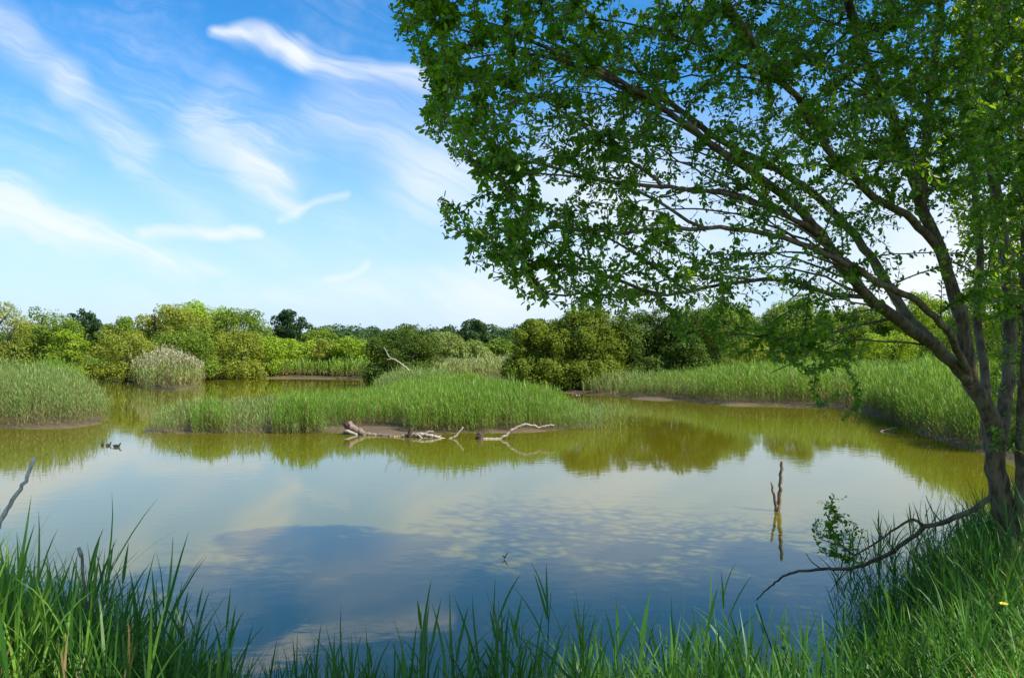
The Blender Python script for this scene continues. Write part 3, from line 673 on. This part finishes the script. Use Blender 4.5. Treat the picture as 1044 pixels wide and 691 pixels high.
    link('added_shade_foliage', mesh('added_shade_foliage', V-np.array((bx, by, bz)), np.arange(len(V)).reshape(-1, 4), [M['leaf_big']]), root)
    # second tree beyond, seen at the right edge
    bx, by = at(1062, 520, 9.4)[:2]; bz = h1(bx, by)-.05
    d2 = lambda x, y: 9.6+rg.normal(0, .9)
    limbs = [('trunk', [(bx, by, bz), a(1056, 470, 9.4), a(1048, 400, 9.5)], .11, .085, False),
             ('limb', [a(1048, 400, 9.5), a(1040, 320, 9.6), a(1046, 220, 9.7), a(1040, 120, 9.8), a(1050, 0, 9.9), a(1060, -120, 10)], .06, .02, True),
             ('limb', [a(1050, 420, 9.5), a(1026, 340, 9.3), a(1012, 250, 9.3), a(1020, 160, 9.3), a(1016, 60, 9.3), a(1000, -60, 9.3)], .045, .015, True),
             ('limb', [a(1052, 430, 9.5), a(1080, 330, 9.3), a(1095, 200, 9.2), a(1100, 60, 9.2)], .05, .015, True)]
    tg = sample_px([(985, -120), (1180, -120), (1180, 420), (1010, 430), (990, 330), (950, 140)], 2700, d2, rg)
    grow_tree(limbs, tg, 'leaf_sun', 'alder_tree', 'sunlit leafy tree behind the leaning tree at the right edge', (bx, by, bz), .062, 13, 5, .0026)
big_tree()

# ------------------------------------------------------------------ near bank plants
def near_reeds():
    temps = []
    for i in range(9):
        h = random.uniform(1.45, 1.95)
        V, Q, I = reed_template(h, 14, .37, .0165, 5, .004)
        I = np.array(I)
        def sub(sel, nm, m):
            q = Q[sel]; u, inv = np.unique(q, return_inverse=True)
            return mesh(nm, V[u], inv.reshape(q.shape), m, None if nm == 'stem' else np.where(I[sel] == 1, 1, 0))
        temps.append((sub(I == 2, 'stem', [M['reed_near']]), sub(I != 2, 'leaves', [M['reed_near'], M['straw']]), h))
    spots = []
    # px of the tip, row of the tip, depth; base falls out of the shoot's height
    tips = [(108, 535, 4.5), (122, 545, 4.4), (130, 540, 4.5), (140, 552, 4.3), (95, 560, 4.6), (152, 575, 4.3), (163, 582, 4.2), (186, 588, 4.4), (214, 588, 4.2), (209, 600, 4.0), (241, 612, 4.1), (262, 640, 4.3),
            (330, 612, 4.0), (352, 628, 3.9), (370, 640, 4.0), (336, 640, 4.1), (388, 630, 4.1), (432, 583, 4.0), (441, 600, 3.9), (448, 612, 4.1), (420, 618, 3.9), (410, 632, 4.0), (500, 604, 4.0), (506, 575, 4.1), (520, 584, 4.0), (528, 596, 4.0),
            (538, 600, 3.9), (551, 575, 4.1), (560, 598, 4.0), (572, 588, 4.0), (584, 600, 3.9), (596, 592, 4.1), (480, 624, 3.9), (495, 640, 4.0), (612, 590, 4.1), (624, 600, 4.0), (640, 590, 4.0), (652, 606, 4.1), (664, 612, 3.9), (676, 566, 4.3),
            (686, 600, 4.1), (700, 612, 4.2), (712, 626, 4.2), (726, 600, 4.5), (742, 590, 4.6), (754, 572, 4.8), (768, 590, 4.7), (300, 650, 3.9), (285, 660, 4.0), (462, 640, 3.8), (72, 572, 4.4), (60, 560, 4.5), (80, 592, 4.3), (172, 610, 4.0)]
    for px, py, d in tips: spots.append((px, py, d))
    for _ in range(85):
        px = random.uniform(150, 800); k = np.interp(px, [150, 230, 420, 600, 800], [612, 655, 636, 620, 628]); spots.append((px, k+abs(random.gauss(0, 26)), random.uniform(3.7, 4.6)))
    for _ in range(70):
        px = random.uniform(640, 900); k = np.interp(px, [640, 760, 900], [622, 622, 580]); spots.append((px, k+abs(random.gauss(0, 30)), random.uniform(4.4, 5.4)))
    for _ in range(55):
        px = random.uniform(865, 1000); k = np.interp(px, [865, 900, 960, 1000], [530, 512, 498, 500]); spots.append((px, k+abs(random.gauss(0, 26)), random.uniform(7.6, 9.5)))
    for i, (px, py, d) in enumerate(spots):
        s, l, h = temps[i % 9]; x, y, z = at(px, py, d); sc = random.uniform(.9, 1.1)
        zb = z-h*sc*1.10
        rz = random.uniform(0, 6.28); root = thing('reed_shoot', 'dark green reed shoot with long pointed leaves rising from the near water edge', 'reed', (x, y, zb), 'reed shoots along the near water edge', rz)
        root.rotation_euler = (random.gauss(0, .07), random.gauss(0, .07), rz); root.scale = (sc, sc, sc)
        for nm, me in (('stem', s), ('leaves', l)): link(nm, me, root)
near_reeds()
def bank_growth():
    temps = [reed_template(random.uniform(.9, 1.3), 13, .42, .0135, 4, .0035) for _ in range(9)]
    temps.append((temps[0][0]*np.array((1, 1, .9)), temps[0][1], np.ones_like(temps[0][2])))
    # left corner: a dense mass on the bank, its sunlit part set by a brighter colour
    n = 1150; px = rng.uniform(-90, 215, n); d = rng.uniform(3.6, 6.2, n); lim = np.interp(px, [-90, 0, 60, 110, 170, 215], [545, 556, 590, 610, 640, 665])
    py = lim+rng.gamma(1.5, 24, n); x = (px-CX)/F*d; z = H-(py-HZ)/F*d
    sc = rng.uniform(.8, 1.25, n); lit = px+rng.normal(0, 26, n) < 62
    for sel, m, lab in ((lit, 'reed_lit', 'soft yellow green reeds coloured as sunlit in the bottom left corner'), (~lit, 'reed_near', 'dense dark green reeds and grass right of the sunlit corner')):
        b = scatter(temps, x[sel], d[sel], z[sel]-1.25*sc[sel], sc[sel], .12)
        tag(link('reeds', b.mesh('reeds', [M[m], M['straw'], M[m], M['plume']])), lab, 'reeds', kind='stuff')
    # understorey along the near edge
    n = 550; px = rng.uniform(200, 830, n); d = rng.uniform(3.7, 4.9, n); lim = np.interp(px, [200, 420, 600, 830], [700, 682, 668, 655]); py = lim+rng.gamma(1.5, 16, n)
    x = (px-CX)/F*d; z = H-(py-HZ)/F*d; sc = rng.uniform(.7, 1.1, n)
    b = scatter(temps, x, d, z-1.2*sc, sc, .14); tag(link('reeds', b.mesh('reeds', [M['reed_near'], M['straw'], M['reed_near'], M['plume']])), 'low tangle of dark reeds below the shoots in the bottom middle', 'reeds', kind='stuff')
    # right: reeds standing on the shore between water and grass
    temps2 = [reed_template(random.uniform(.75, 1.05), 12, .36, .0125, 4, .003) for _ in range(9)]
    P = []
    while len(P) < 1500:
        x, y = rng.uniform(1.8, 9.5), rng.uniform(4.5, 14)
        s = float(sdist(np.array([x]), np.array([y]), NEAR)[0])
        if -0.35 < s < .9 and rng.random() < (1.2-abs(s)) * (1 if y < 9 else .4): P.append((x, y))
    P = np.array(P); z = np.maximum(height(P[:, 0], P[:, 1]), -.15); sc = rng.uniform(.65, 1.05, len(P))
    b = scatter(temps2, P[:, 0], P[:, 1], z-.05, sc, .14); tag(link('reeds', b.mesh('reeds', [M['reed_near'], M['straw'], M['reed_near'], M['plume']])), 'blue green reeds along the right waterline under the fallen branch', 'reeds', kind='stuff')
    # grass on the right bank
    gt = []
    for _ in range(10):
        bb = Buf()
        for k in range(7):
            a = random.uniform(0, 6.28); el = R(random.uniform(55, 85))
            V, Q = blade((random.gauss(0, .03), random.gauss(0, .03), -.02), (math.cos(a)*math.cos(el), math.sin(a)*math.cos(el), math.sin(el)), random.uniform(.22, .5), .009, random.uniform(.5, 1.8), 4, random.uniform(-.6, .6)); bb.add(V, Q)
        gt.append((np.concatenate(bb.V), np.concatenate(bb.Q), np.concatenate(bb.I)+(1 if len(gt) == 9 else 0)))
    n = 42000; x = rng.uniform(.8, 11, n); y = rng.uniform(2.4, 17, n); s = sdist(x, y, NEAR); k = (s > .35) & (np.abs(x/y) < 1.0) & (rng.random(n) < np.clip(9/y, .3, 1)); x, y = x[k], y[k]; z = height(x, y)
    b = scatter(gt, x, y, z, rng.uniform(.6, 1.3, len(x))*(0.75+.5*vnoise(x, y, .9, 31)), .15)
    tag(link('grass', b.mesh('grass', [M['grass'], M['straw']])), 'lush bright green grass on the right bank below the leaning tree', 'grass', kind='stuff')
bank_growth()

# ------------------------------------------------------------------ wood lying about
def wood(name, label, cat, parts, material, d=None, step=.05):
    """parts: (part name, [(px,py,d)...], r0, r1[, material])"""
    o0 = at(*parts[0][1][0]); off = o0.copy(); root = thing(name, label, cat, tuple(off))
    for p in parts:
        sp = spline(np.array([at(*q) for q in p[1]]), step); sp[1:-1] += rng.normal(0, p[2]*.18, sp[1:-1].shape)
        V, Q = tube(sp, np.linspace(p[2], p[3], len(sp)), 8, True, .06)
        link(p[0], mesh(p[0], V-off, Q, [M[p[4] if len(p) > 4 else material]], smooth=True), root)
    return root
wood('log', 'short thick dark-ended log lying at the island edge left of the driftwood', 'log', [('trunk', [(355, 433, 27), (362, 437, 27), (373, 443, 26.8)], .13, .09), ('broken_end', [(353.5, 431.5, 27.05), (356, 434, 27)], .12, .14, 'dark_wood'), ('branch', [(350, 439, 27), (357, 440.5, 26.9), (364, 443, 26.8)], .07, .05, 'bleached')], 'dead')
wood('driftwood', 'long low pale plank-like branch in the water right of the dark log', 'driftwood', [('branch', [(372, 442, 26.8), (388, 443.5, 26.6), (404, 446, 26.2)], .07, .05)], 'dead')
wood('driftwood', 'tangled bleached dead branches in the water before the island', 'driftwood', [
    ('branch', [(401, 446, 26.2), (416, 444, 26.2), (428, 442, 26.2), (442, 440, 26.3)], .07, .045), ('stub', [(418, 446, 26.1), (418.5, 440, 26.1), (419, 436, 26.1)], .08, .06, 'dark_wood'),
    ('branch', [(424, 444, 26.1), (434, 443, 26), (446, 446, 25.9), (459, 449, 25.8)], .07, .05, 'bleached'), ('branch', [(457, 448.5, 25.8), (464, 445, 25.8), (468, 440, 25.8), (472, 435, 25.8)], .05, .025, 'bleached'),
    ('branch', [(426, 443, 26), (431, 447, 25.9), (437, 450, 25.8)], .04, .02, 'bleached'), ('branch', [(432, 447, 25.9), (440, 447, 25.9), (450, 444, 26)], .035, .02, 'bleached'), ('branch', [(444, 444, 26), (452, 447, 25.9), (466, 449.5, 25.7)], .03, .015, 'bleached')], 'dead')
wood('driftwood', 'curving pale branch arching out of the water from a dark stub', 'driftwood', [
    ('stub', [(489.5, 451, 25.6), (489, 446, 25.6), (488.5, 442.5, 25.6)], .13, .12, 'dark_wood'),
    ('branch', [(489, 447.5, 25.6), (498, 447.5, 25.6), (507, 448, 25.6), (515, 444.5, 25.6), (521, 439, 25.6), (528, 435, 25.6), (536, 432.2, 25.6), (544, 434, 25.6), (551, 435.8, 25.6), (557, 433.5, 25.6), (565, 433.5, 25.6)], .062, .025, 'bleached')], 'dead')
wood('dead_branch', 'bleached bare branch poking out of the reeds by the round willow', 'branch', [
    ('branch', [(417, 378, 38), (412, 373, 38), (404, 367.5, 38), (397, 364, 38), (394, 358, 38), (391, 354, 38)], .045, .02), ('twig', [(400, 366, 38), (394, 366.5, 38)], .03, .02)], 'bleached')
wood('dead_stick', 'forked dead stick standing upright in the open water', 'stick', [
    ('stem', [(791.5, 528, 14.2), (794, 515, 14.2), (795.5, 495, 14.2), (796, 484, 14.2), (797.5, 470, 14.2)], .045, .026), ('branch', [(792, 522, 14.2), (790.5, 512, 14.2), (788, 500, 14.15), (786.5, 491, 14.15)], .036, .018), ('snag', [(795.6, 494, 14.2), (798, 490, 14.2)], .02, .01)], 'dead')
wood('dead_stick', 'pale bleached stick leaning up from the bank at the left edge', 'stick', [
    ('stem', [(-24, 580, 5.2), (-8, 548, 5.2), (4, 524, 5.2), (16, 504, 5.2), (24, 494, 5.2), (30, 481, 5.2), (34, 466, 5.2)], .020, .011)], 'pale_wood', step=.03)
wood('dead_stick', 'short broken stick with a pinkish pale tip among the left reeds', 'stick', [
    ('stem', [(92, 640, 4.4), (86, 600, 4.4), (83, 566, 4.4)], .010, .008), ('tip', [(83.2, 567, 4.4), (80, 558, 4.4)], .013, .010, 'bleached')], 'dead', step=.03)
wood('twig', 'pale twig-shaped streak on the water before the right reeds', 'twig', [('branch', [(893, 441, 28), (902, 438.5, 28), (914, 435.5, 28)], .03, .015), ('branch', [(899, 440, 28), (905, 441, 28), (912, 443, 27.9)], .02, .01)], 'bleached')  # pale streak modelled as a forked twig
wood('twig', 'tiny dark forked twig sticking out of the dark water', 'twig', [('branch', [(514, 569, 10.95), (516, 566, 10.95), (518, 562.5, 10.95)], .010, .006), ('branch', [(512, 566.5, 10.95), (515, 567.5, 10.95)], .009, .006)], 'dark_wood', step=.02)
# fallen branch over the right waterline, with a leafy sprout
wood('fallen_branch', 'long forked bare branch reaching from the tree foot over the water', 'branch', [
    ('branch', [(1026, 496, 6.97), (1008, 507, 7.0), (993, 519, 7.02), (980, 525, 7.1), (960, 532, 7.2), (943, 537, 7.3), (928, 549, 7.4), (912, 561, 7.5), (889, 572, 7.6), (868, 579, 7.7), (838, 580, 7.9), (805, 584, 8.2), (790, 594, 8.5), (771, 611, 9.1)], .027, .006),
    ('fork', [(943, 537, 7.3), (935, 531, 7.3), (926, 530, 7.3), (903, 546, 7.35), (888, 556, 7.4), (870, 566, 7.5)], .015, .007),
    ('twig', [(912, 561, 7.5), (905, 552, 7.5), (902, 544, 7.5)], .008, .004), ('twig', [(838, 580, 7.9), (828, 573, 7.9), (822, 564, 7.9)], .007, .003), ('twig', [(868, 579, 7.7), (856, 590, 7.7), (846, 604, 7.7)], .007, .003), ('twig', [(960, 532, 7.2), (950, 520, 7.2), (944, 505, 7.2)], .007, .003), ('twig', [(900, 548, 7.35), (893, 538, 7.35)], .005, .003), ('twig', [(980, 525, 7.1), (968, 545, 7.1), (962, 556, 7.1)], .008, .004)], 'bark', step=.06)
def sprout():
    rg = np.random.default_rng(4); a = at
    base = a(872, 566, 7.5)
    limbs = [('stem', [base, a(858, 556, 7.5), a(848, 540, 7.5), a(842, 522, 7.5)], .010, .004, False), ('stem', [a(858, 556, 7.5), a(842, 552, 7.4), a(832, 545, 7.4)], .006, .003, True)]
    tg = sample_px([(842, 512), (866, 520), (872, 560), (850, 570), (832, 560), (828, 534)], 85, lambda x, y: 7.5+rg.normal(0, .12), rg)
    tg += sample_px([(845, 540), (884, 540), (892, 572), (858, 580)], 30, lambda x, y: 7.5+rg.normal(0, .12), rg)+sample_px([(836, 500), (866, 506), (858, 520), (832, 520)], 8, lambda x, y: 7.5, rg)
    r = grow_tree(limbs, tg, 'leaf_big', 'leafy_sprout', 'small bushy leafy sprout growing on the fallen branch over the water', tuple(base), .040, 10, 8, .0016)
    r['category'] = 'sapling'
sprout()

# ------------------------------------------------------------------ water birds and flower
def bird_mesh(sc, head_up=True):
    b = Buf()
    path = np.array([(-.17, 0, .085), (-.14, 0, .07), (-.08, 0, .055), (0, 0, .05), (.07, 0, .055), (.11, 0, .075), (.125, 0, .11), (.135, 0, .145), (.16, 0, .165), (.185, 0, .16)])
    rad = np.array([.006, .03, .06, .07, .058, .04, .026, .028, .032, .012])
    V, Q = tube(path*sc, rad*sc, 12, True); b.add(V, Q); return b
M['bird'] = bark_mat('bird_dark', (0.012, 0.014, 0.02), (0.03, 0.03, 0.035), 40, .1)
M['beak'] = bark_mat('beak', (0.35, 0.2, 0.05), (0.4, 0.25, 0.08), 40, .1)
for px, py, rz, sc, lab in ((104.5, 454, 1.9, .62, 'leftmost of the three tiny dark water birds'), (110.5, 454.3, 1.2, .62, 'middle of the three tiny dark water birds'), (119, 455.5, .1, .72, 'low stretched-out bird rightmost of the three water birds')):
    x, y = gnd(px, py); t = thing('water_bird', lab+' swimming left of the island', 'bird', (x, y, -.005), 'water birds on the pond', rz)
    link('body', bird_mesh(sc).mesh('body', [M['bird']], smooth=True), t)
    V, Q = tube(np.array([(.185, 0, .16), (.205, 0, .157), (.225, 0, .152)])*sc, np.array([.012, .009, .003])*sc, 6, True); link('beak', mesh('beak', V, Q, [M['beak']], smooth=True), t)
def flower():
    p = at(1023, 616, 4.9); zb = h1(p[0], p[1]); t = thing('yellow_flower', 'small yellow flower in the grass below the leaning tree', 'flower', (p[0], p[1], zb))
    m, tt, b, _ = mat('petal'); b.inputs['Base Color'].default_value = (.75, .62, .03, 1)
    hgt = max(p[2]-zb, .1); V, Q = tube(np.array([(0, 0, -.03), (.01, 0, hgt*.5), (0, 0, hgt)]), [.003, .003, .002], 5); link('stem', mesh('stem', V, Q, [M['grass']]), t)
    bb = Buf()
    for i in range(9):
        a = i*.698; V, Q = blade((0, 0, hgt), (math.cos(a), math.sin(a), .45), .034, .026, .5, 3); bb.add(V, Q)
    link('petals', bb.mesh('petals', [m]), t)
    V, Q = tube(np.array([(0, 0, hgt-.004), (0, 0, hgt+.008)]), [.009, .006], 8); link('flower_head', mesh('flower_head', V, Q, [M['beak']]), t)
flower()
